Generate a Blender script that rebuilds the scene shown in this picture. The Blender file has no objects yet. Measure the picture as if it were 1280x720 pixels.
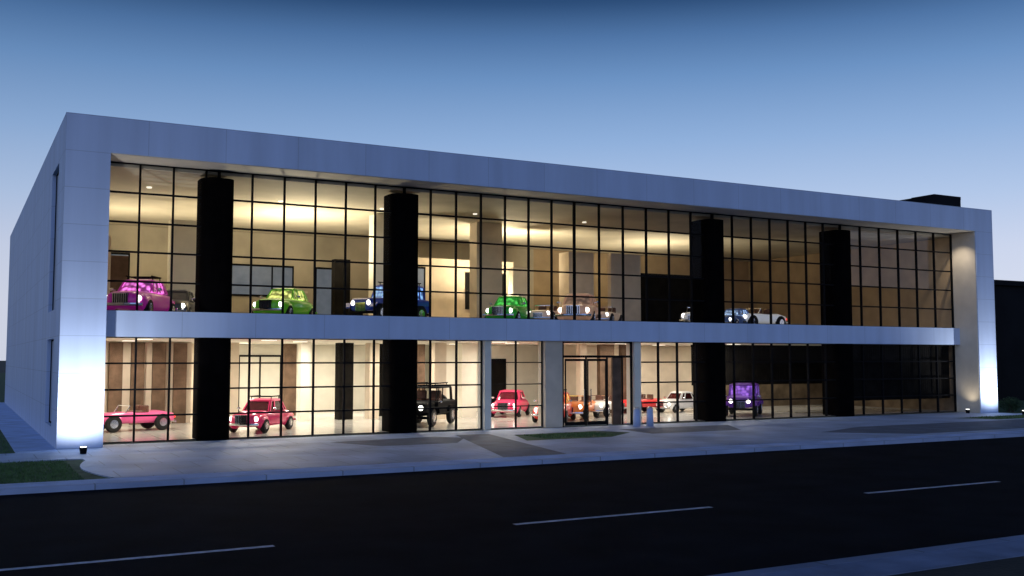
import bpy, bmesh, math, random
from mathutils import Vector, Matrix
random.seed(7)
S=bpy.context.scene
COL=S.collection
# ---------------------------------------------------------------- materials
def nt(name):
    m=bpy.data.materials.new(name); m.use_nodes=True
    t=m.node_tree; b=t.nodes['Principled BSDF']; return m,t,b
def mat(name,col,rough=.6,nscale=3.0,namt=.15,bump=.0,metal=0.0,emit=None,estr=0,bscale=None,coat=0,spec=.5,sparkle=False):
    m,t,b=nt(name); N=t.nodes; L=t.links
    tc=N.new('ShaderNodeTexCoord'); no=N.new('ShaderNodeTexNoise'); no.inputs['Scale'].default_value=nscale
    no.inputs['Detail'].default_value=6
    L.new(tc.outputs['Object'],no.inputs['Vector'])
    r=N.new('ShaderNodeValToRGB')
    r.color_ramp.elements[0].position=.3; r.color_ramp.elements[1].position=.7
    r.color_ramp.elements[0].color=[c*(1-namt) for c in col]+[1]
    r.color_ramp.elements[1].color=[min(1,c*(1+namt)) for c in col]+[1]
    L.new(no.outputs['Fac'],r.inputs['Fac']); L.new(r.outputs['Color'],b.inputs['Base Color'])
    b.inputs['Roughness'].default_value=rough; b.inputs['Metallic'].default_value=metal
    b.inputs['Specular IOR Level'].default_value=spec
    if coat: b.inputs['Coat Weight'].default_value=coat
    if bump:
        n2=N.new('ShaderNodeTexNoise'); n2.inputs['Scale'].default_value=bscale or nscale*8
        L.new(tc.outputs['Object'],n2.inputs['Vector'])
        bp=N.new('ShaderNodeBump'); bp.inputs['Strength'].default_value=bump; bp.inputs['Distance'].default_value=.02
        L.new(n2.outputs['Fac'],bp.inputs['Height']); L.new(bp.outputs['Normal'],b.inputs['Normal'])
    if emit:
        b.inputs['Emission Color'].default_value=list(emit)+[1]; b.inputs['Emission Strength'].default_value=estr
        if sparkle:
            vo=N.new('ShaderNodeTexVoronoi'); vo.inputs['Scale'].default_value=5; L.new(tc.outputs['Object'],vo.inputs['Vector'])
            mr=N.new('ShaderNodeMapRange'); mr.inputs['From Min'].default_value=.6; mr.inputs['From Max'].default_value=.1
            mr.inputs['To Min'].default_value=0; mr.inputs['To Max'].default_value=estr*2
            L.new(vo.outputs['Distance'],mr.inputs['Value']); L.new(mr.outputs[0],b.inputs['Emission Strength'])
    return m
def panel_mat(name,c1,c2,mortar,bw,bh,offset,mode,rough=.6,msize=.02,streak=.25,scale=1):
    m,t,b=nt(name); N=t.nodes; L=t.links
    g=N.new('ShaderNodeNewGeometry'); sp=N.new('ShaderNodeSeparateXYZ'); L.new(g.outputs['Position'],sp.inputs[0])
    cb=N.new('ShaderNodeCombineXYZ')
    if mode=='wall':
        a=N.new('ShaderNodeMath'); a.operation='ADD'
        L.new(sp.outputs['X'],a.inputs[0]); L.new(sp.outputs['Y'],a.inputs[1])
        L.new(a.outputs[0],cb.inputs['X']); L.new(sp.outputs['Z'],cb.inputs['Y'])
    else:
        L.new(sp.outputs['X'],cb.inputs['X']); L.new(sp.outputs['Y'],cb.inputs['Y'])
    br=N.new('ShaderNodeTexBrick'); br.offset=offset; br.squash=1
    br.inputs['Scale'].default_value=scale; br.inputs['Brick Width'].default_value=bw; br.inputs['Row Height'].default_value=bh
    br.inputs['Mortar Size'].default_value=msize; br.inputs['Mortar Smooth'].default_value=.2
    br.inputs['Color1'].default_value=list(c1)+[1]; br.inputs['Color2'].default_value=list(c2)+[1]; br.inputs['Mortar'].default_value=list(mortar)+[1]
    L.new(cb.outputs[0],br.inputs['Vector'])
    mp=N.new('ShaderNodeMapping'); L.new(g.outputs['Position'],mp.inputs['Vector'])
    mp.inputs['Scale'].default_value=(1.2,1.2,.12) if mode=='wall' else (.5,.5,.5)
    no=N.new('ShaderNodeTexNoise'); no.inputs['Scale'].default_value=1.0; no.inputs['Detail'].default_value=8; L.new(mp.outputs[0],no.inputs['Vector'])
    mr=N.new('ShaderNodeMapRange'); mr.inputs['From Min'].default_value=.3; mr.inputs['From Max'].default_value=.7
    mr.inputs['To Min'].default_value=1-streak; mr.inputs['To Max'].default_value=1.0; L.new(no.outputs['Fac'],mr.inputs['Value'])
    mx=N.new('ShaderNodeMix'); mx.data_type='RGBA'; mx.blend_type='MULTIPLY'; mx.inputs['Factor'].default_value=1
    L.new(br.outputs['Color'],mx.inputs[6]); L.new(mr.outputs[0],mx.inputs[7]); L.new(mx.outputs[2],b.inputs['Base Color'])
    b.inputs['Roughness'].default_value=rough
    bp=N.new('ShaderNodeBump'); bp.inputs['Strength'].default_value=.12; bp.inputs['Distance'].default_value=.01; bp.invert=True
    L.new(br.outputs['Fac'],bp.inputs['Height']); L.new(bp.outputs['Normal'],b.inputs['Normal'])
    return m
def glass_mat(name,tint,refl=.06,rough=.0):
    m=bpy.data.materials.new(name); m.use_nodes=True; t=m.node_tree; N=t.nodes; L=t.links
    N.remove(N['Principled BSDF']); o=N['Material Output']
    tr=N.new('ShaderNodeBsdfTransparent'); gl=N.new('ShaderNodeBsdfGlossy'); gl.inputs['Roughness'].default_value=rough
    tc=N.new('ShaderNodeTexCoord'); no=N.new('ShaderNodeTexNoise'); no.inputs['Scale'].default_value=.4; L.new(tc.outputs['Object'],no.inputs['Vector'])
    r=N.new('ShaderNodeValToRGB'); r.color_ramp.elements[0].color=[c*.98 for c in tint]+[1]; r.color_ramp.elements[1].color=list(tint)+[1]
    L.new(no.outputs['Fac'],r.inputs['Fac']); L.new(r.outputs['Color'],tr.inputs['Color'])
    gl.inputs['Color'].default_value=(.8,.85,1,1)
    fr=N.new('ShaderNodeFresnel'); fr.inputs['IOR'].default_value=1.45
    mu=N.new('ShaderNodeMath'); mu.operation='MULTIPLY'; mu.inputs[1].default_value=refl; L.new(fr.outputs[0],mu.inputs[0])
    mx=N.new('ShaderNodeMixShader'); L.new(mu.outputs[0],mx.inputs['Fac']); L.new(tr.outputs[0],mx.inputs[1]); L.new(gl.outputs[0],mx.inputs[2])
    L.new(mx.outputs[0],o.inputs['Surface']); return m

M={}
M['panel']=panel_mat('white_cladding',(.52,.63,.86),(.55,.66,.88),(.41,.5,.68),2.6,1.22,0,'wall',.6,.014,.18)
M['soffit']=mat('soffit_board',(.6,.54,.44),.7,1.5,.08)
M['cream']=mat('cream_plaster',(.74,.70,.59),.8,1.2,.08,.1)
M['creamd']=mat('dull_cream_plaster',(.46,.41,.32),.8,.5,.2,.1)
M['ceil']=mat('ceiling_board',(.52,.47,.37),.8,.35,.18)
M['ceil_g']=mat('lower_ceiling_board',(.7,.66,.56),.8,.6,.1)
M['beige']=mat('beige_partition',(.62,.52,.40),.8,1.2,.12,.1)
M['tan']=mat('tan_partition',(.42,.31,.19),.8,1.0,.15,.1)
M['brown']=mat('brown_wood_panel',(.14,.09,.06),.8,2.5,.3,.1,spec=.1)
M['dark']=mat('dark_partition',(.010,.009,.008),.95,2,.3,spec=.03)
M['dbrown']=mat('dark_brown_wall',(.16,.12,.08),.9,1.5,.35,spec=.05)
M['black']=mat('black_aluminium',(.006,.006,.007),.8,20,.2,spec=.1)
M['colm']=mat('black_column_cladding',(.0022,.0018,.0018),.9,2,.4,spec=.03)
M['silver']=mat('brushed_silver',(.55,.55,.55),.35,30,.1,0,.7)
M['floor']=panel_mat('polished_tile_floor',(.55,.53,.48),(.58,.56,.51),(.33,.31,.28),1.2,1.2,0,'floor',.15,.01,.1)
M['carpet']=mat('upper_floor_tile',(.35,.31,.25),.5,2,.15)
M['glass']=glass_mat('window_glass',(.97,.97,.96),.05)
M['gblue']=mat('window_pane_dusk',(.13,.15,.19),.2,1.2,.3,emit=(.3,.42,.6),estr=.12)  # faint blue emission stands in for dusk light in the pane
M['side']=mat('side_window_panel',(.3,.34,.42),.35,.7,.2)
M['roofm']=mat('roof_membrane',(.2,.2,.22),.9,1,.2)
M['pave']=panel_mat('concrete_paving',(.40,.50,.68),(.46,.56,.74),(.25,.31,.42),1.5,1.5,.5,'floor',.6,.02,.42)
M['kerb']=panel_mat('kerb_concrete',(.40,.50,.74),(.45,.55,.79),(.25,.3,.4),2.0,20,0,'floor',.85,.02,.35)
M['nkerb']=panel_mat('near_kerb_concrete_dim',(.2,.26,.4),(.23,.29,.43),(.12,.15,.2),2.0,20,0,'floor',.9,.02,.4)  # darker copy of the kerb concrete, dimness put into its colour
M['path']=mat('footpath_concrete',(.42,.53,.76),.85,1.2,.2,.3)
M['npath']=mat('near_footpath_concrete_dim',(.16,.21,.33),.9,1.2,.3,.3)  # footpath concrete darkened in colour to look dimmer on the near side
M['asph']=mat('asphalt',(.0065,.0075,.011),.95,.8,.4,.5,bscale=60,spec=.04)
M['apron']=mat('dark_patch',(.10,.125,.17),.7,1.2,.3,.3)
M['lawn']=mat('lawn_soil',(.05,.10,.035),.95,2,.5,.6)
M['soil']=mat('verge_soil',(.012,.014,.013),.95,2,.4,.6)
M['blade']=mat('grass_blade',(.08,.16,.045),.8,4,.5)
M['terr']=mat('terrain_dark',(.035,.04,.035),.95,.05,.3)
M['mark']=mat('road_paint',(.5,.52,.6),.7,6,.35)
M['nb']=mat('neighbour_cladding',(.008,.009,.012),.8,.5,.3,spec=.1)
M['leaf']=mat('shrub_leaf',(.03,.06,.02),.8,5,.5)
M['bark']=mat('shrub_stem',(.08,.06,.04),.9,8,.3)
M['lamp']=mat('lit_lamp_lens',(.9,.9,.9),.4,5,.02,emit=(1,.97,.9),estr=6)
M['lampw']=mat('warm_ceiling_lens',(.9,.85,.7),.4,5,.02,emit=(1,.94,.8),estr=1)
M['tyre']=mat('tyre_rubber',(.012,.012,.012),.85,12,.3)
M['chrome']=mat('chrome',(.75,.75,.77),.15,10,.05,0,1)
M['grille']=mat('grille_dark',(.02,.02,.02),.4,10,.3)
M['seat']=mat('seat_leather',(.12,.05,.03),.6,10,.3)
M['hl']=mat('headlight_lens',(.9,.9,.85),.2,5,.02,emit=(1,.97,.88),estr=4)
M['tl']=mat('tail_lens',(.5,.02,.02),.3,5,.1,emit=(1,.05,.03),estr=1.5)

# ---------------------------------------------------------------- helpers
def link(o,parent=None):
    COL.objects.link(o)
    if parent: o.parent=parent
    return o
def obj(name,bm,m,parent=None,smooth=False,loc=None):
    me=bpy.data.meshes.new(name); bmesh.ops.recalc_face_normals(bm,faces=bm.faces); bm.to_mesh(me); bm.free()
    if smooth:
        for p in me.polygons: p.use_smooth=True
    me.materials.append(m); o=bpy.data.objects.new(name,me)
    if loc: o.location=loc
    return link(o,parent)
def addbox(bm,x0,x1,y0,y1,z0,z1):
    v=[bm.verts.new(p) for p in ((x0,y0,z0),(x1,y0,z0),(x1,y1,z0),(x0,y1,z0),(x0,y0,z1),(x1,y0,z1),(x1,y1,z1),(x0,y1,z1))]
    fs=[]
    for f in ((0,3,2,1),(4,5,6,7),(0,1,5,4),(1,2,6,5),(2,3,7,6),(3,0,4,7)): fs.append(bm.faces.new([v[i] for i in f]))
    return v,fs
def box(name,b,m,parent=None,bevel=0):
    bm=bmesh.new(); addbox(bm,*b)
    if bevel: bmesh.ops.bevel(bm,geom=list(bm.edges),offset=bevel,segments=2,affect='EDGES')
    return obj(name,bm,m,parent)
def boxes(name,bs,m,parent=None,bevel=0):
    bm=bmesh.new()
    for b in bs: addbox(bm,*b)
    if bevel: bmesh.ops.bevel(bm,geom=list(bm.edges),offset=bevel,segments=1,affect='EDGES')
    return obj(name,bm,m,parent)
def tag(o,label,cat,kind=None,group=None):
    o["label"]=label; o["category"]=cat
    if kind: o["kind"]=kind
    if group: o["group"]=group
    return o
def empty(name,loc=(0,0,0),rz=0,scale=1):
    o=bpy.data.objects.new(name,None); o.location=loc; o.rotation_euler=(0,0,rz); o.scale=(scale,)*3
    o.empty_display_size=.3; COL.objects.link(o); return o
def sheet(name,pts,z,m):
    bm=bmesh.new(); bm.faces.new([bm.verts.new((x,y,z)) for x,y in pts]); return obj(name,bm,m)
def sgp(c,e): return math.copysign(abs(c)**e,c)
def area(name,loc,sx,sy,power,col,up=False,parent=None):
    l=bpy.data.lights.new(name,'AREA'); l.shape='RECTANGLE'; l.size=sx; l.size_y=sy; l.energy=power; l.color=col
    o=bpy.data.objects.new(name,l); o.location=loc
    if up: o.rotation_euler=(math.pi,0,0)
    return link(o,parent)
def spot(name,loc,target,power,col,ang=60,blend=.8,rad=.05,parent=None):
    l=bpy.data.lights.new(name,'SPOT'); l.energy=power; l.color=col; l.spot_size=math.radians(ang); l.spot_blend=blend; l.shadow_soft_size=rad
    o=bpy.data.objects.new(name,l); o.location=loc
    o.rotation_euler=(Vector(target)-Vector(loc)).to_track_quat('-Z','Y').to_euler(); return link(o,parent)

# ---------------------------------------------------------------- setting
W=46.55
g=sheet('ground',[(-1500,-1500),(1500,-1500),(1500,1500),(-1500,1500)],-.14,M['terr']); tag(g,"dark open ground reaching the horizon","ground","structure")
r=sheet('road',[(-200,-25),(300,-25),(300,-10.4),(-200,-10.4)],-.12,M['asph']); tag(r,"black asphalt road in front of the showroom","road","structure")
for x in (-21.1,-12,-2.9,6.15,15.2,24.3,33.4,42.5,51.6,60.7):
    o=sheet('road_marking',[(x,-19.47),(x+4.6,-19.47),(x+4.6,-19.32),(x,-19.32)],-.116,M['mark'])
    tag(o,"worn white dashed line painted on the asphalt road","road marking","structure","lane dashes along the road")
def slab(name,b,m,label,cat):
    o=box(name,b,m); tag(o,label,cat,"structure"); return o
slab('kerb',(-200,300,-10.4,-10.15,-.14,.004),M['kerb'],"concrete kerb along the far road edge","kerb")
slab('footpath',(-200,300,-10.15,-9.2,-.14,-.004),M['path'],"narrow pale concrete footpath behind the kerb","footpath")
slab('near_kerb',(-200,300,-25.25,-25,-.14,.0),M['nkerb'],"concrete kerb along the near road edge","kerb")
slab('near_footpath',(-200,300,-26.1,-25.25,-.14,-.006),M['npath'],"narrow concrete footpath beside the road","footpath")
slab('verge',(-200,300,-60,-26.1,-.14,-.02),M['soil'],"dark bare verge beside the road","verge")
slab('lawn',(-200,300,-9.2,200,-.14,-.03),M['lawn'],"dark lawn around the showroom","lawn")
pts=[(.6,-9.2)]+[(.6-.5*math.sin(math.pi*k/10),-9.2+5.6*k/10) for k in range(1,10)]+[(.4,-3.6),(-40,-3.6),(-40,-.8),(0,-.8),(0,1.2),(46.7,1.2),(46.7,-1),(120,-1),(120,-9.2)]
bm=bmesh.new(); vs=[bm.verts.new((x,y,0)) for x,y in pts]; f=bm.faces.new(vs)
ex=bmesh.ops.extrude_face_region(bm,geom=[f]); bmesh.ops.translate(bm,vec=(0,0,-.1),verts=[v for v in ex['geom'] if isinstance(v,bmesh.types.BMVert)])
o=obj('plaza_pavement',bm,M['pave']); tag(o,"pale grey paved forecourt in front of the showroom","pavement","structure")
slab('side_path',(-1.2,0,-.8,40,-.1,0.002),M['path'],"pale concrete strip along the side wall","path")
beds=[('forecourt_patch',[(8.6,-1.5),(12.9,-.9),(13.6,-2.0),(12.4,-3.9),(9.6,-3.9)],'apron',"dark angular patch in the paved forecourt"),
 ('forecourt_patch',[(13.9,-.6),(15.3,-.6),(13.6,-9.15),(11.4,-9.15)],'apron',"dark paved strip crossing the forecourt"),
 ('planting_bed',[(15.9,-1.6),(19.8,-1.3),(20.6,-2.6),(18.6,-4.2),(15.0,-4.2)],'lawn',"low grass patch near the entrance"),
 ('forecourt_patch',[(21.2,-.9),(27.0,-.9),(25.4,-3.6),(20.9,-3.6)],'apron',"dark patch on the forecourt before the entrance"),
 ('forecourt_patch',[(27.2,-6.2),(31,-4.6),(46,-4.4),(50,-8.2),(30,-8.6)],'apron',"long dark patch near the road"),
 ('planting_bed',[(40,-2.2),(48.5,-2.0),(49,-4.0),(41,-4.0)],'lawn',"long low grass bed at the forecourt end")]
for nm,p,m,lb in beds:  # flat dark and grassy shapes laid over the forecourt
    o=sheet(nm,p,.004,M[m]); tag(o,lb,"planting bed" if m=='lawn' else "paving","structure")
def grass(name,regions,n,label):
    bm=bmesh.new()
    for _ in range(n):
        reg=random.choice(regions); x,y,z=reg()
        h=random.uniform(.03,.08); a=random.uniform(0,6.28); w=.012
        dx,dy=math.cos(a)*w,math.sin(a)*w; lx,ly=random.uniform(-.04,.04),random.uniform(-.04,.04)
        bm.faces.new([bm.verts.new((x-dx,y-dy,z)),bm.verts.new((x+dx,y+dy,z)),bm.verts.new((x+lx,y+ly,z+h))])
    o=obj(name,bm,M['blade']); tag(o,label,"grass","stuff"); return o
def rg(x0,x1,y0,y1,z): return lambda:(random.uniform(x0,x1),random.uniform(y0,y1),z)
grass('grass',[rg(-8,-.1,-9.1,-3.7,-.03)]*4+[rg(-8,-1.3,-.7,12,-.03)]*2,20000,"short dark green grass blades on lawn")
grass('grass',[rg(16.0,19.2,-3.8,-2,.005),rg(41,48.3,-3.9,-2.3,.005)],3500,"short green grass blades in the forecourt beds")

# ---------------------------------------------------------------- showroom building
B=empty('showroom_building'); tag(B,"two-storey white framed glass car showroom lit at dusk","building")
XL,XR,ZT,ZF=1.4,45.15,11.0,9.79
box('frame_leg',(0,XL,0,1.5,0,ZF),M['panel'],B)
box('frame_leg',(XR,W,0,1.5,0,ZF),M['panel'],B)
box('roof_fascia',(0,W,0,1.5,ZF,ZT),M['panel'],B)
box('soffit',(XL+.01,XR-.01,.06,1.48,ZF-.02,ZF-.003),M['soffit'],B)
box('return_wall_lining',(XR-.03,XR-.003,.05,1.48,.01,ZF-.03),M['soffit'],B)
boxes('side_wall',[(0,.4,1.5,2.2,0,ZT),(0,.4,5.0,39,0,ZT),(0,.4,2.2,5,0,.6),(0,.4,2.2,5,3.6,4.6),(0,.4,2.2,5,9.7,ZT)],M['panel'],B)
for z0,z1 in ((.6,3.6),(4.6,9.7)):
    w=boxes('window',[(.13,.2,2.2,2.28,z0,z1),(.13,.2,4.92,5,z0,z1),(.13,.2,3.56,3.64,z0,z1),(.135,.195,2.21,4.99,z0,z0+.06),(.135,.195,2.21,4.99,z1-.06,z1)],M['black'],B)
    box('window_pane',(.16,.19,2.28,4.92,z0+.01,z1-.01),M['side'],w)
boxes('side_wall',[(W-.4,W,1.5,39,0,ZT)],M['panel'],B)
box('rear_wall',(.4,W-.4,38.6,39,0,ZT),M['panel'],B)
box('roof',(.4,W-.4,1.5,38.6,10.4,10.8),M['roofm'],B)
boxes('rooftop_plant_box',[(42.4,45.2,.9,2.7,10.9,11.6),(43.2,45.35,1.0,2.5,11.6,11.78)],M['nb'],B)
box('ground_floor',(.41,W-.41,1.55,18.3,0,.05),M['floor'],B)
box('middle_slab_edge',(XL,XR,1.15,1.72,3.66,4.56),M['panel'],B)
box('upper_floor',(.41,W-.41,1.72,18.3,3.75,4.45),M['carpet'],B)
box('lower_ceiling',(XL+.005,XR-.005,1.73,17.99,3.66,3.70),M['ceil_g'],B)
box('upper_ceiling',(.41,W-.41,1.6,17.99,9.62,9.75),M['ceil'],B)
box('inner_wall',(.45,XL,1.62,17.99,.05,3.7),M['cream'],B)
box('inner_wall',(.45,XL,1.62,17.99,4.45,9.6),M['cream'],B)
box('inner_wall',(XR,W-.42,1.62,17.99,.05,3.7),M['dbrown'],B)
box('inner_wall',(XR,W-.42,1.62,17.99,4.45,9.6),M['tan'],B)
box('inner_rear_wall',(.45,W-.42,18,18.25,.05,3.65),M['cream'],B)
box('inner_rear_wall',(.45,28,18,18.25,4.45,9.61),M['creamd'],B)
box('inner_rear_wall',(28,W-.42,18.003,18.25,4.45,9.61),M['tan'],B)
def column(cx,cy,z0,z1,rx,ry):
    bm=bmesh.new(); n=40; a=[];b=[]
    for k in range(n):
        t=2*math.pi*k/n; x=cx+rx*sgp(math.cos(t),.6); y=cy+ry*sgp(math.sin(t),.6)
        a.append(bm.verts.new((x,y,z0))); b.append(bm.verts.new((x,y,z1)))
    for k in range(n): bm.faces.new([a[k],a[(k+1)%n],b[(k+1)%n],b[k]])
    bm.faces.new(b); bm.faces.new(a[::-1]); obj('column',bm,M['colm'],B)
for cx in (5.28,12.63,28.32,36.68):
    column(cx,1.92,.0,3.66,.6,.74); column(cx,1.92,4.45,9.45,.6,.74)
def bay(xl,z0,z1,nz,zg,m='black',t=.06,parent=None,name='window'):
    bs=[]; x0,x1=xl[0],xl[-1]
    for k,x in enumerate(xl):
        bs.append((max(x0,x-t/2),min(x1,x+t/2),1.49,1.61,z0,z1))
    for k in range(nz+1):
        z=z0+(z1-z0)*k/nz; a=max(z0+.001,z-t/2); b=min(z1-.001,z+t/2)
        bs.append((x0+.002,x1-.002,1.495,1.605,a,b))
    w=boxes(name,bs,M[m],parent or B)
    bm=bmesh.new(); bm.faces.new([bm.verts.new(p) for p in ((x0,1.55,zg),(x1,1.55,zg),(x1,1.55,z1),(x0,1.55,z1))])
    obj('window_glass',bm,M['glass'],w); return w
def lin(a,b,n): return [a+(b-a)*k/n for k in range(n+1)]
b1=[XL,2.58,3.72,4.86,5.3]
ups=[b1,lin(5.33,12.6,6),lin(12.63,20.6,7),lin(20.63,28.3,6),lin(28.33,36.65,7),lin(36.68,XR-.04,6)]
for xl in ups: bay(xl,4.56,9.76,5,4.56+1.04*2)
for xl in (b1,lin(5.33,12.6,6),lin(12.63,16.1,3),lin(24.0,28.3,4),lin(28.33,36.65,7),lin(36.68,XR-.04,6)): bay(xl,.02,3.66,4,2.75)
bay([16.45,17.7,18.98],.02,3.66,4,2.75,'black',.04)
box('entrance_pillar',(16.12,16.42,1.3,1.95,.0,3.658),M['cream'],B,.01)
box('entrance_pillar',(19.0,19.85,1.3,1.95,.0,3.658),M['beige'],B,.01)
box('entrance_pillar',(23.6,23.95,1.3,1.95,.0,3.658),M['cream'],B,.01)
E=boxes('entrance_door',[(19.9,19.97,1.4,1.5,0,3.655),(23.48,23.55,1.4,1.5,0,3.655),(19.97,23.48,1.41,1.49,2.95,3.05),(19.97,23.48,1.41,1.49,3.58,3.65),
  (21.1,21.16,1.42,1.48,0.02,2.95),(22.2,22.26,1.42,1.48,0.02,2.95),(23.0,23.06,1.42,1.48,.02,2.95)],M['black'],B)
for a,b in ((20.05,21.07),(21.19,22.17)):
    d=boxes('door_leaf',[(a,a+.05,1.42,1.46,.05,2.9),(b-.05,b,1.42,1.46,.05,2.9),(a+.05,b-.05,1.422,1.458,.05,.2),(a+.05,b-.05,1.422,1.458,2.8,2.9)],M['black'],E)
    hx=b-.12 if a<21 else a+.12
    boxes('door_handle',[(hx-.015,hx+.015,1.32,1.35,.9,1.6),(hx-.012,hx+.012,1.35,1.42,.95,.98),(hx-.012,hx+.012,1.35,1.42,1.52,1.55)],M['chrome'],E)
bm=bmesh.new(); bm.faces.new([bm.verts.new(p) for p in ((20,1.45,3.05),(23.45,1.45,3.05),(23.45,1.45,3.6),(20,1.45,3.6))]); obj('transom_glass',bm,M['glass'],E)
box('entrance_panel',(22.55,23.0,1.5,1.6,.02,2.95),M['brown'],B)
def part(b,m,name='partition_wall'): box(name,b,M[m],B)
def frame_window(x0,x1,y,z0,z1,n,parent=B,pm='gblue',nm='interior_window'):
    bs=[(x0,x1,y-.08,y,z0,z0+.1),(x0,x1,y-.08,y,z1-.1,z1)]
    for k in range(n+1):
        x=x0+(x1-x0-.08)*k/n; bs.append((x,x+.08,y-.075,y-.002,z0+.1,z1-.1))
    w=boxes(nm,bs,M['black'],parent); box('pane',(x0+.05,x1-.05,y-.05,y-.01,z0+.05,z1-.05),M[pm],w)
# upper
frame_window(2.2,4.6,17.99,5.6,8.2,2)
part((4.9,6.4,8.6,9.2,4.45,8.8),'cream'); part((1.41,2.6,9,9.3,4.45,8.0),'beige'); part((2.61,3.3,9.05,9.25,4.45,7.2),'brown')
frame_window(9.5,13.0,17.99,6.2,7.9,3); frame_window(14.2,16.2,17.99,4.5,7.9,1)
part((13.3,14.1,12,12.5,4.45,7.8),'dark'); part((13.9,15.0,8,8.9,4.45,9.6),'cream')
frame_window(18.0,19.0,14.0,4.5,7.8,1,pm='gblue',nm='interior_door'); frame_window(21.4,23.8,14.0,5.6,7.6,2,pm='dark'); part((17.2,24.4,14.01,14.3,4.45,8.3),'beige')
part((19.3,20.7,8.4,9.2,4.45,9.6),'beige'); frame_window(24.8,26.8,17.99,6.0,7.8,2)
part((22.2,23.2,10,10.5,4.45,7.6),'cream'); part((24.6,26.1,8.4,9.4,4.45,8.4),'beige')
part((26.9,28.8,8.0,8.3,4.45,8.4),'beige')
part((29.4,33.4,9.6,9.9,4.45,7.6),'dark'); part((33.42,34.3,9.6,9.9,4.45,7.6),'beige')  # first wall: dark recess imitated by a near-black panel
# ground
for x in (2.0,2.9,3.8,4.7,5.6): part((x,x+.55,11,11.25,.05,3.6),'brown','wood_panel')
part((1.41,6.4,11.26,11.5,.05,3.65),'beige')
frame_window(9,12.4,17.99,.06,3.1,3,pm='cream'); part((12.9,13.6,10,10.6,.05,3.65),'dark'); part((14.4,14.9,10,10.6,.05,3.65),'beige')
part((8.3,8.7,12,12.4,.05,3.65),'beige'); part((10.9,11.35,9.5,9.95,.05,3.65),'cream'); part((11.6,12.2,14.5,15,.05,3.65),'brown'); part((15.4,15.9,12,12.4,.05,3.65),'dark')
part((6.45,7.1,15.5,15.8,.05,3.2),'dark'); part((7.15,8.0,15.5,15.8,.05,3.65),'beige')
part((16.9,17.5,8,8.5,.05,3.65),'beige')
part((17.6,18.6,13,13.4,.05,3.65),'brown'); part((18.8,19.6,9,9.5,.05,3.65),'cream')
frame_window(22.6,23.9,14,.06,2.9,1,pm='dark',nm='interior_door'); part((20,26,14.01,14.3,.05,3.65),'cream')
part((26.6,27.5,8.6,8.9,.05,3.65),'brown'); part((28.4,29.2,9.2,9.5,.05,3.65),'brown'); part((25.0,25.4,8,8.4,.05,3.65),'beige')
part((25.9,36.5,12.0,12.3,.05,3.65),'beige'); part((36.5,45.1,11.0,11.3,.05,3.65),'dbrown')
def blind(x0,x1,z0,z1,y):
    bs=[(x0,x1,y-.04,y+.04,z1-.12,z1)]; n=int((x1-x0)/.16)
    for k in range(n): xx=x0+k*(x1-x0)/n; bs.append((xx,xx+.15,y-.01,y+.01,z0,z1-.12))
    boxes('vertical_blind',bs,M['dark'],B)
blind(37.4,45.0,.75,3.64,1.8); blind(31.0,42.0,1.5,3.64,6.6)
warm=(1,.93,.80); warm2=(1,.87,.62); amber=(1,.78,.48)
def ceiling_light(x,y,z,sx,sy,p,c):
    h=box('ceiling_light',(x-sx/2,x+sx/2,y-sy/2,y+sy/2,z-.03,z),M['lampw'],B)
    area('showroom_lamp',(x,y,z-.035),sx,sy,p,c,parent=h)
for x,y,p in ((3.4,5,120),(3.4,9,120),(3.4,14.5,120),(8.2,5,150),(10.4,8,160),(9.2,13,360),(14.0,5,130),(15.0,8,130),(14.5,14,320),(18.5,4.5,120),(20.5,7,140),(19.5,11.2,190),(25.5,5,130),(27.5,7.0,130),(31.0,9.4,150),(32.5,5,120),(36,9.3,110),(41,8,50)):
    ceiling_light(x,y,3.66,.5,.5,p,warm)
for x,y,p,c in ((3.8,12.0,210,warm2),(10.8,10,760,warm2),(22.4,11.0,760,warm2),(32.5,11.6,380,warm2)):
    h=boxes('uplighter',[(x-.03,x+.03,y-.03,y+.03,4.45,5.9),(x-.4,x+.4,y-.4,y+.4,5.9,6.0)],M['beige'],B)
    area('uplighter_lamp',(x,y,6.05),.9,.9,p,c,True,parent=h)
for x,y,p,c in ((3.5,5.5,140,warm2),(9,6.5,120,warm2),(13.6,6.5,110,warm2),(18,6,150,warm2),(24,6,170,warm2),(32,6,100,warm2),(41,6,130,amber)):
    bm=bmesh.new(); bmesh.ops.create_cone(bm,cap_ends=True,segments=20,radius1=.1,radius2=.1,depth=.05,matrix=Matrix.Translation((x,y,9.595)))
    h=obj('ceiling_downlight',bm,M['lampw'],B)
    spot('downlight',(x,y,9.55),(x,y,0),p,c,150,1,.14,parent=h)
def ground_spot(x,y,tx,ty,tz,p,c,ang):
    T=empty('ground_spotlight',(x,y,0)); tag(T,"small black ground spotlight lighting the white frame","spotlight",group="ground spotlights along the facade")
    bm=bmesh.new(); bmesh.ops.create_cone(bm,cap_ends=True,segments=20,radius1=.09,radius2=.12,depth=.2,matrix=Matrix.Translation((0,0,.1))); obj('lamp_housing',bm,M['black'],T)
    bm=bmesh.new(); bmesh.ops.create_cone(bm,cap_ends=True,segments=20,radius1=.09,radius2=.09,depth=.012,matrix=Matrix.Translation((0,0,.208))); obj('lamp_lens',bm,M['lamp'],T)
    spot('uplight',(x,y,.26),(tx,ty,tz),p,c,ang,1)
ground_spot(.6,-2.0,.6,0,3.0,1150,(.92,.95,1),125)
ground_spot(46,-1.9,46,0,3.0,1050,(.92,.95,1),125)
ground_spot(44.6,.4,45.1,.9,5,60,(1,.88,.68),110)
spot('soffit_downlight',(44.0,.8,9.7),(45.15,.9,4),200,(1,.87,.7),100,parent=B)
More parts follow.
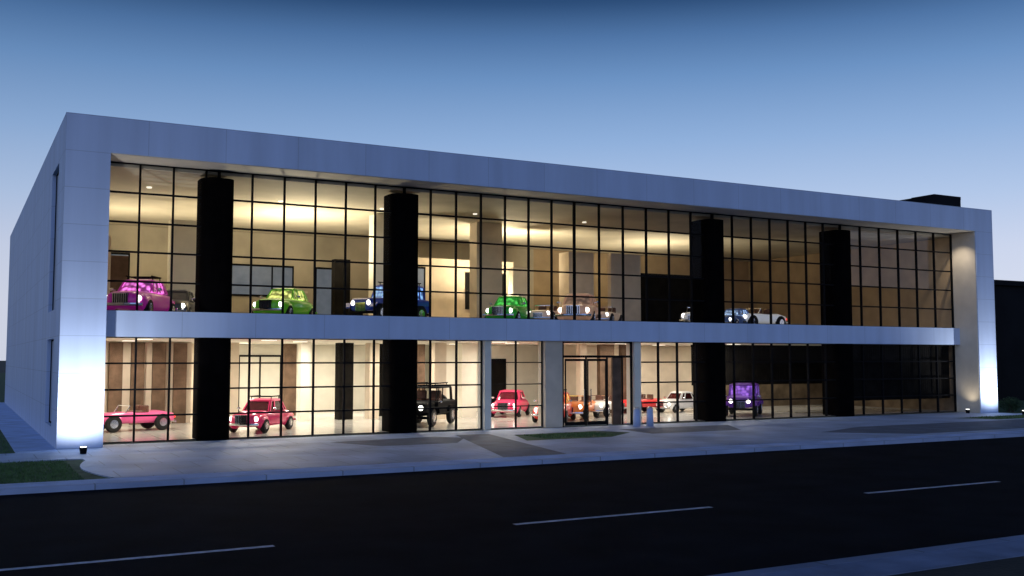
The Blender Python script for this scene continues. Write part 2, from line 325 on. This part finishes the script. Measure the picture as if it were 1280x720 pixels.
for x in (22.9,23.6):
    T=empty('bollard',(x,.2,0)); tag(T,"short white bollard standing beside the entrance","bollard",group="bollards at the entrance")
    bm=bmesh.new(); bmesh.ops.create_cone(bm,cap_ends=True,segments=20,radius1=.16,radius2=.13,depth=.75,matrix=Matrix.Translation((0,0,.375))); obj('post',bm,M['kerb'],T,True)
    bm=bmesh.new(); bmesh.ops.create_uvsphere(bm,u_segments=16,v_segments=8,radius=.14,matrix=Matrix.Translation((0,0,.75))@Matrix.Scale(.6,4,(0,0,1))); obj('cap',bm,M['silver'],T,True)
Nb=empty('office_building',(58,8,0)); tag(Nb,"dark flat-roofed low building beyond the showroom","building")
box('wall',(0,40,2,24,-.1,8.0),M['nb'],Nb); box('roof',(-.3,40.3,1.7,24.3,8.0,8.35),M['nb'],Nb)
def shrub(x,y,h,r):
    T=empty('shrub',(x,y,-.02)); tag(T,"low rounded dark green shrub on the lawn","shrub",group="shrubs beside the showroom")
    bm=bmesh.new()
    for k in range(6):
        a=k*1.05; bmesh.ops.create_cone(bm,cap_ends=True,segments=6,radius1=.03,radius2=.01,depth=h*.8,matrix=Matrix.Translation((math.cos(a)*r*.1,math.sin(a)*r*.1,h*.38))@Matrix.Rotation(.3,4,(math.sin(a),-math.cos(a),0)))
    obj('stem',bm,M['bark'],T)
    bm=bmesh.new()
    for _ in range(1100):
        v=Vector((random.gauss(0,1),random.gauss(0,1),random.gauss(0,1))).normalized()*random.random()**.4
        p=Vector((v.x*r*(1+.2*math.sin(5*v.y)),v.y*r,h*.55+v.z*h*.5)); s=.05
        q=Vector((random.uniform(-1,1),random.uniform(-1,1),random.uniform(-1,1))).normalized(); w=q.orthogonal().normalized()
        bm.faces.new([bm.verts.new(p+q*s),bm.verts.new(p+w*s*.6),bm.verts.new(p-q*s),bm.verts.new(p-w*s*.6)])
    obj('foliage',bm,M['leaf'],T)
for x,y,h,r_ in ((48.3,.5,.8,.6),(50,-.2,.9,.8),(52.3,.6,.7,.7),(55,0,1,.9),(-7,34,2.2,2),(-11,40,2.6,2.4),(-15,44,2.4,2.6)): shrub(x,y,h,r_)

# ---------------------------------------------------------------- cars
def ring(bm,x,hw,z0,z1,n=24,e=.5):
    zc=(z0+z1)/2; hh=(z1-z0)/2
    return [bm.verts.new((x,hw*sgp(math.cos(2*math.pi*k/n),e),zc+hh*sgp(math.sin(2*math.pi*k/n),e))) for k in range(n)]
def loft(bm,rings):
    n=len(rings[0])
    for a,b in zip(rings,rings[1:]):
        for k in range(n): bm.faces.new([a[k],a[(k+1)%n],b[(k+1)%n],b[k]])
    bm.faces.new(rings[0]); bm.faces.new(rings[-1][::-1])
def zring(bm,z,xa,xb,hw,n=24,e=.35):
    xc=(xa+xb)/2; hx=(xb-xa)/2
    return [bm.verts.new((xc+hx*sgp(math.cos(2*math.pi*(k+.5)/n),e),hw*sgp(math.sin(2*math.pi*(k+.5)/n),e),z)) for k in range(n)]
def cyl(bm,p,r,d,axis='Y',seg=24,r2=None):
    R={'Y':Matrix.Rotation(math.pi/2,4,'X'),'X':Matrix.Rotation(math.pi/2,4,'Y'),'Z':Matrix.Identity(4)}[axis]
    bmesh.ops.create_cone(bm,cap_ends=True,segments=seg,radius1=r,radius2=r if r2 is None else r2,depth=d,matrix=Matrix.Translation(p)@R)
def ellipsoid(bm,p,s):
    bmesh.ops.create_uvsphere(bm,u_segments=16,v_segments=10,radius=1,matrix=Matrix.Translation(p)@Matrix.Diagonal((s[0],s[1],s[2],1)))
def car(kind,x,y,z,yaw,paint,win,label,scale=1,rack=False,wemit=0,cat='car',glow=.15,dull=False,opened=False):
    pm=mat('car_paint_glow',paint,.7 if dull else .28,3,.06,coat=0 if dull else .5,emit=paint,estr=glow,spec=.1 if dull else .5)  # paint emits its own colour, brightening the body without a lamp
    wm=mat('car_window',win if wemit else [c*.3 for c in win],.1,3,.15,emit=win if wemit else None,estr=wemit,sparkle=True)  # lit windows are painted as scattered emission spots on the glass
    T=empty('display_car' if kind!='jeep' else 'display_jeep',(x,y,z),yaw,scale); tag(T,label,cat,group="cars on display in the showroom")
    jeep=kind=='jeep'; road=kind=='roadster'
    wr=.42 if (jeep or road) else .34; wx=1.3
    if jeep: st=[(-1.95,.80,.55,1.05),(-1.9,.84,.45,1.12),(.55,.84,.45,1.12),(.7,.72,.45,1.12),(1.75,.62,.5,1.06),(1.82,.58,.55,1.0)]; e=.25
    elif road: st=[(-2.1,.4,.5,.72),(-2.0,.66,.4,.88),(-1.3,.78,.38,1.0),(-.4,.8,.38,.95),(.5,.8,.38,.97),(1.5,.68,.38,.94),(2.0,.55,.42,.84),(2.1,.42,.46,.72)]; e=.5
    else: st=[(-2.1,.45,.45,.7),(-2.0,.7,.32,.82),(-1.3,.82,.26,.98),(-.5,.84,.25,1.0),(.55,.84,.25,1.0),(.9,.74,.26,1.0),(1.65,.64,.28,.94),(2.0,.54,.33,.86),(2.1,.4,.42,.72)]; e=.5
    bm=bmesh.new(); loft(bm,[ring(bm,a,b,c,d,28,e) for a,b,c,d in st]); obj('body',bm,pm,T,not jeep)
    for sx in (-1,1):
        for sy in (-1,1):
            if jeep:
                bm=bmesh.new(); ps=[(-.62,.62),(-.5,.86),(.45,.86),(.62,.66)]
                a=[bm.verts.new((sx*wx+px,sy*.6,pz)) for px,pz in ps]; b=[bm.verts.new((sx*wx+px,sy*.95,pz)) for px,pz in ps]
                for k in range(3): bm.faces.new([a[k],a[k+1],b[k+1],b[k]])
                ex=bmesh.ops.extrude_face_region(bm,geom=list(bm.faces)); bmesh.ops.translate(bm,vec=(0,0,-.05),verts=[v for v in ex['geom'] if isinstance(v,bmesh.types.BMVert)])
                obj('fender',bm,pm,T)
            else:
                bm=bmesh.new(); ellipsoid(bm,(sx*wx,sy*.68,.64 if road else .5),(.5,.17,.27) if road else (.56,.2,.34)); obj('fender',bm,pm,T,True)
            wy=sy*(.8 if jeep else .78)
            bm=bmesh.new(); cyl(bm,(0,0,0),wr,.2); bmesh.ops.bevel(bm,geom=[e_ for e_ in bm.edges if abs(e_.verts[0].co.y-e_.verts[1].co.y)<.01],offset=.04,segments=2,affect='EDGES')
            w=obj('wheel',bm,M['tyre'],T,False,(sx*wx,wy,wr))
            bm=bmesh.new(); cyl(bm,(0,sy*.1,0),wr*.5,.03)
            for q in range(8):
                a=q*math.pi/4; v,_=addbox(bm,-.02,.02,sy*.115-.01,sy*.115+.015,.05,wr*.46); bmesh.ops.rotate(bm,verts=v,cent=(0,0,0),matrix=Matrix.Rotation(a,3,'Y'))
            cyl(bm,(0,sy*.125,0),.06,.03); obj('rim',bm,M['chrome'],w)
    if jeep: lo=(1.1,-1.85,.5,.78); hi=(1.66,-1.8,.25,.74)
    else: lo=(.97,-1.25,.72,.74); hi=(1.4,-.95,.32,.6)
    if not road:
        bm=bmesh.new(); a=zring(bm,*lo); b=zring(bm,*hi); loft(bm,[a,b]); A=[v.co.copy() for v in a]; Bb=[v.co.copy() for v in b]
        if opened:
            bm.free()
            for sy in (-1,1): boxes('seat',[(-.4,.15,sy*.36-.26,sy*.36+.26,1.05,1.2),(-.55,-.38,sy*.36-.26,sy*.36+.26,1.1,1.55)],M['seat'],T,.04)
        else: obj('window',bm,wm,T)
        bm=bmesh.new(); r0=zring(bm,hi[0],hi[1]-.05,hi[2]+.05,hi[3]+.04); r1=zring(bm,hi[0]+.06,hi[1]-.03,hi[2]+.03,hi[3]+.02); r2=zring(bm,hi[0]+.12,hi[1]+.2,hi[2]-.2,hi[3]-.16)
        loft(bm,[r0,r1,r2])
        for k in (2,3,6,5,8,9,14,15,17,18,20,21):
            p,q=A[k],Bb[k]; s=.035
            vs=[]
            for P in (p,q):
                n_=Vector((P.x-(lo[1]+lo[2])/2,P.y*2,0)).normalized()*.02
                for dx,dy in ((-s,-s*.5),(s,-s*.5),(s,s*.5),(-s,s*.5)): vs.append(bm.verts.new((P.x+dx+n_.x,P.y+dy+n_.y,P.z+(.03 if P is q else 0))))
            for f in ((0,1,5,4),(1,2,6,5),(2,3,7,6),(3,0,4,7)): bm.faces.new([vs[i] for i in f])
        obj('roof',bm,pm,T,False)
        if rack:
            zt=hi[0]+.13; bs=[(hi[1]+.1,hi[2]-.1,sy*.5-.02,sy*.5+.02,zt+.08,zt+.12) for sy in (-1,1)]+[(xx,xx+.03,-.5,.5,zt+.06,zt+.09) for xx in [hi[1]+.15+i*(hi[2]-hi[1]-.35)/4 for i in range(5)]]
            bs+=[(xx,xx+.03,sy*.5-.015,sy*.5+.015,zt-.06,zt+.08) for xx in (hi[1]+.2,hi[2]-.25) for sy in (-1,1)]
            boxes('roof_rack',bs,M['black'],T)
    else:
        bm=bmesh.new()
        for sy in (-1,1):
            vv,_=addbox(bm,-.02,.02,sy*.62-.02,sy*.62+.02,0,.42); bmesh.ops.rotate(bm,verts=vv,cent=(0,0,0),matrix=Matrix.Rotation(-.58,3,'Y')); bmesh.ops.translate(bm,verts=vv,vec=(.62,0,.93))
        addbox(bm,.36,.4,-.62,.62,1.26,1.30); obj('windscreen_frame',bm,M['chrome'],T)
        for sy in (-1,1):
            boxes('seat',[(-.5,.05,sy*.36-.26,sy*.36+.26,.8,1.0),(-.65,-.48,sy*.36-.26,sy*.36+.26,.85,1.28)],M['seat'],T,.04)
    fx=st[-1][0]; gz=.85 if not road else .74
    bm=bmesh.new(); addbox(bm,fx-.12,fx+.012,-.3,.3,.45,gz); obj('grille',bm,M['grille'],T)
    boxes('grille_surround',[(fx+.01,fx+.03,-.28+k*.08,-.26+k*.08,.47,gz-.02) for k in range(8)]+[(fx,fx+.04,-.31,.31,gz-.03,gz),(fx,fx+.04,-.31,.31,.44,.48)],M['chrome'],T)
    for s_,xx in ((1,fx+.1),(-1,st[0][0]-.1)):
        bm=bmesh.new(); n=9; a=[]
        for k in range(n):
            yy=-.82+1.64*k/(n-1); xb=xx-s_*.18*(abs(yy)/.82)**2.5
            a.append([bm.verts.new((xb+dx,yy,.42+dz)) for dx,dz in ((-.03,-.06),(.03,-.05),(.04,0),(.03,.05),(-.03,.06))])
        loft(bm,a); obj('bumper',bm,M['chrome'] if not jeep else M['black'],T)
    for sy in (-1,1):
        ly=sy*(.47 if jeep else .6); lx=fx-.02 if jeep else 1.84; lz=.85 if jeep else (.74 if road else .66)
        bm=bmesh.new(); ellipsoid(bm,(lx,ly,lz),(.08,.12,.12)); obj('headlight',bm,M['hl'],T,True)
        bm=bmesh.new(); ellipsoid(bm,(st[0][0]+.05,sy*.6,.66),(.06,.08,.07)); obj('tail_light',bm,M['tl'],T,True)
        if not road:
            bm=bmesh.new(); ellipsoid(bm,(.55,sy*.93,1.08),(.04,.09,.06)); addbox(bm,.53,.57,min(sy*.78,sy*.9),max(sy*.78,sy*.9),1.04,1.06); obj('mirror',bm,M['chrome'],T)
    if jeep:
        bm=bmesh.new(); cyl(bm,(-2.05,0,.95),.38,.2,'X'); obj('spare_wheel',bm,M['tyre'],T)
    return T
CX,CY=-2.95,-36
def toward(x,y,off): return math.atan2(CY-y,CX-x)+math.radians(off)
G=.05; U=4.45
def C(kind,x,y,z,off,paint,win,label,**k): car(kind,x,y,z,toward(x,y,off),paint,win,label,**k)
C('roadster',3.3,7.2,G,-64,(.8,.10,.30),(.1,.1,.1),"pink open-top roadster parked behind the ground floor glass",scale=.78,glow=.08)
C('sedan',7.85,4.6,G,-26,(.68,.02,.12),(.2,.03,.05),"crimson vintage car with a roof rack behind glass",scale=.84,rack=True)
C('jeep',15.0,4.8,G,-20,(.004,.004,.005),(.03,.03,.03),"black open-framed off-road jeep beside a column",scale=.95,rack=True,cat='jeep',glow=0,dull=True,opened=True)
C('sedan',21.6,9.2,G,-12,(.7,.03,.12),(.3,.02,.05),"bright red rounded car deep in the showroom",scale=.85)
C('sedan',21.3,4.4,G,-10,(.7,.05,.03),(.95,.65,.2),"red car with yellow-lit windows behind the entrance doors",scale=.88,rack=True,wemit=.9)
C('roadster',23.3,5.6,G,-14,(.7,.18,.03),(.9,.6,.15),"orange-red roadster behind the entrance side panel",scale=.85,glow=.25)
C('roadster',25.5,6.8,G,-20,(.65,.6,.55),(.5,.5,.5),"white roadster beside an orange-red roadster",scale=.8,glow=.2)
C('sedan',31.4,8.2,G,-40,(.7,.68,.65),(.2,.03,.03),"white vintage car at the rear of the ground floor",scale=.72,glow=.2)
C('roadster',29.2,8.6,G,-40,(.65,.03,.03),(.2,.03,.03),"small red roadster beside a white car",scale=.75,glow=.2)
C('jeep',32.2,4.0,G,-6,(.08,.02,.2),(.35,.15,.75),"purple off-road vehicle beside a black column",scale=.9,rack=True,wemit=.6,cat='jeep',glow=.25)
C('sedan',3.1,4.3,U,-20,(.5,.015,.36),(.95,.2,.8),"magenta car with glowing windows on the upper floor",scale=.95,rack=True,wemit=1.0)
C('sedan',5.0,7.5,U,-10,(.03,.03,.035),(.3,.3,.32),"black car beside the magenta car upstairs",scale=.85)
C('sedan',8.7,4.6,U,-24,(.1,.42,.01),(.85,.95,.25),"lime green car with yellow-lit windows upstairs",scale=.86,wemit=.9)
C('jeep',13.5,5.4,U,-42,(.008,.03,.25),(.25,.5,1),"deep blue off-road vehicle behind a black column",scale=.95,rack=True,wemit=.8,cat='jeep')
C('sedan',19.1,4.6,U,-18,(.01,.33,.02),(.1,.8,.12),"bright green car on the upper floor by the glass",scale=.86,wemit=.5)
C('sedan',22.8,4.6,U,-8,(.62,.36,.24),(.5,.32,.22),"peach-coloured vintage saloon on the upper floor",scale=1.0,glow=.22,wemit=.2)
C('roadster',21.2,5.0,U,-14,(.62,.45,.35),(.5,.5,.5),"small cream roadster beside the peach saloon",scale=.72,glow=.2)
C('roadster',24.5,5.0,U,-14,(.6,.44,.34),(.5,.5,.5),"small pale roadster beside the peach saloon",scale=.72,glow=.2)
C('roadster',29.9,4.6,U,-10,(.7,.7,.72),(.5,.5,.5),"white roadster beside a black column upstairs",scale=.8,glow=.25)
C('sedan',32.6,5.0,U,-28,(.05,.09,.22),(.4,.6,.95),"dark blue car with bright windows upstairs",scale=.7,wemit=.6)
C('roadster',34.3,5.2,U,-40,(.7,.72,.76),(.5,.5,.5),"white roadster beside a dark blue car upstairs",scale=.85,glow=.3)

# ---------------------------------------------------------------- world, dusk fill, camera
w=bpy.data.worlds.new("World"); S.world=w; w.use_nodes=True; t=w.node_tree; N=t.nodes; L=t.links; bg=N['Background']
tc=N.new('ShaderNodeTexCoord'); sp=N.new('ShaderNodeSeparateXYZ'); L.new(tc.outputs['Generated'],sp.inputs[0])
rp=N.new('ShaderNodeValToRGB'); L.new(sp.outputs['Z'],rp.inputs['Fac']); cr=rp.color_ramp
stops=[(0,(.68,.72,.84)),(.05,(.67,.715,.85)),(.10,(.60,.67,.85)),(.15,(.44,.57,.81)),(.208,(.28,.435,.71)),(.267,(.15,.29,.55)),(.304,(.08,.18,.385)),(.335,(.026,.075,.19)),(.42,(.012,.036,.105)),(1,(.01,.026,.075))]
cr.elements[0].position=stops[0][0]; cr.elements[0].color=list(stops[0][1])+[1]; cr.elements[1].position=1; cr.elements[1].color=list(stops[-1][1])+[1]
for p,c in stops[1:-1]: e=cr.elements.new(p); e.color=list(c)+[1]
dt=N.new('ShaderNodeVectorMath'); dt.operation='DOT_PRODUCT'; dt.inputs[1].default_value=(.83,.55,0); L.new(tc.outputs['Generated'],dt.inputs[0])
mr=N.new('ShaderNodeMapRange'); mr.inputs['From Min'].default_value=.4; mr.inputs['From Max'].default_value=.9; mr.inputs['To Min'].default_value=.84; mr.inputs['To Max'].default_value=1.0
L.new(dt.outputs['Value'],mr.inputs['Value'])
mx=N.new('ShaderNodeMix'); mx.data_type='RGBA'; mx.blend_type='MULTIPLY'; mx.inputs['Factor'].default_value=1
L.new(rp.outputs['Color'],mx.inputs[6]); L.new(mr.outputs[0],mx.inputs[7]); L.new(mx.outputs[2],bg.inputs['Color']); bg.inputs['Strength'].default_value=1
sl=bpy.data.lights.new('dusk_fill','SUN'); sl.energy=.6; sl.angle=math.radians(70); sl.color=(.36,.52,1)  # soft blue fill added to lift the facade with ambient dusk light
so=bpy.data.objects.new('dusk_fill',sl); so.rotation_euler=Vector((.6,.7,-.6)).to_track_quat('-Z','Y').to_euler(); link(so)
cam=bpy.data.cameras.new('Camera'); cam.lens=35.83; cam.sensor_width=36; cam.clip_end=4000; cam.clip_start=.1
co=bpy.data.objects.new('Camera',cam); co.location=(-2.95,-36,2.92)
h=math.radians(61.4); th=math.radians(3.95)
co.rotation_euler=Vector((math.cos(th)*math.cos(h),math.cos(th)*math.sin(h),math.sin(th))).to_track_quat('-Z','Y').to_euler(); link(co); S.camera=co
S.view_settings.view_transform='Standard'; S.view_settings.look='None'; S.view_settings.exposure=0
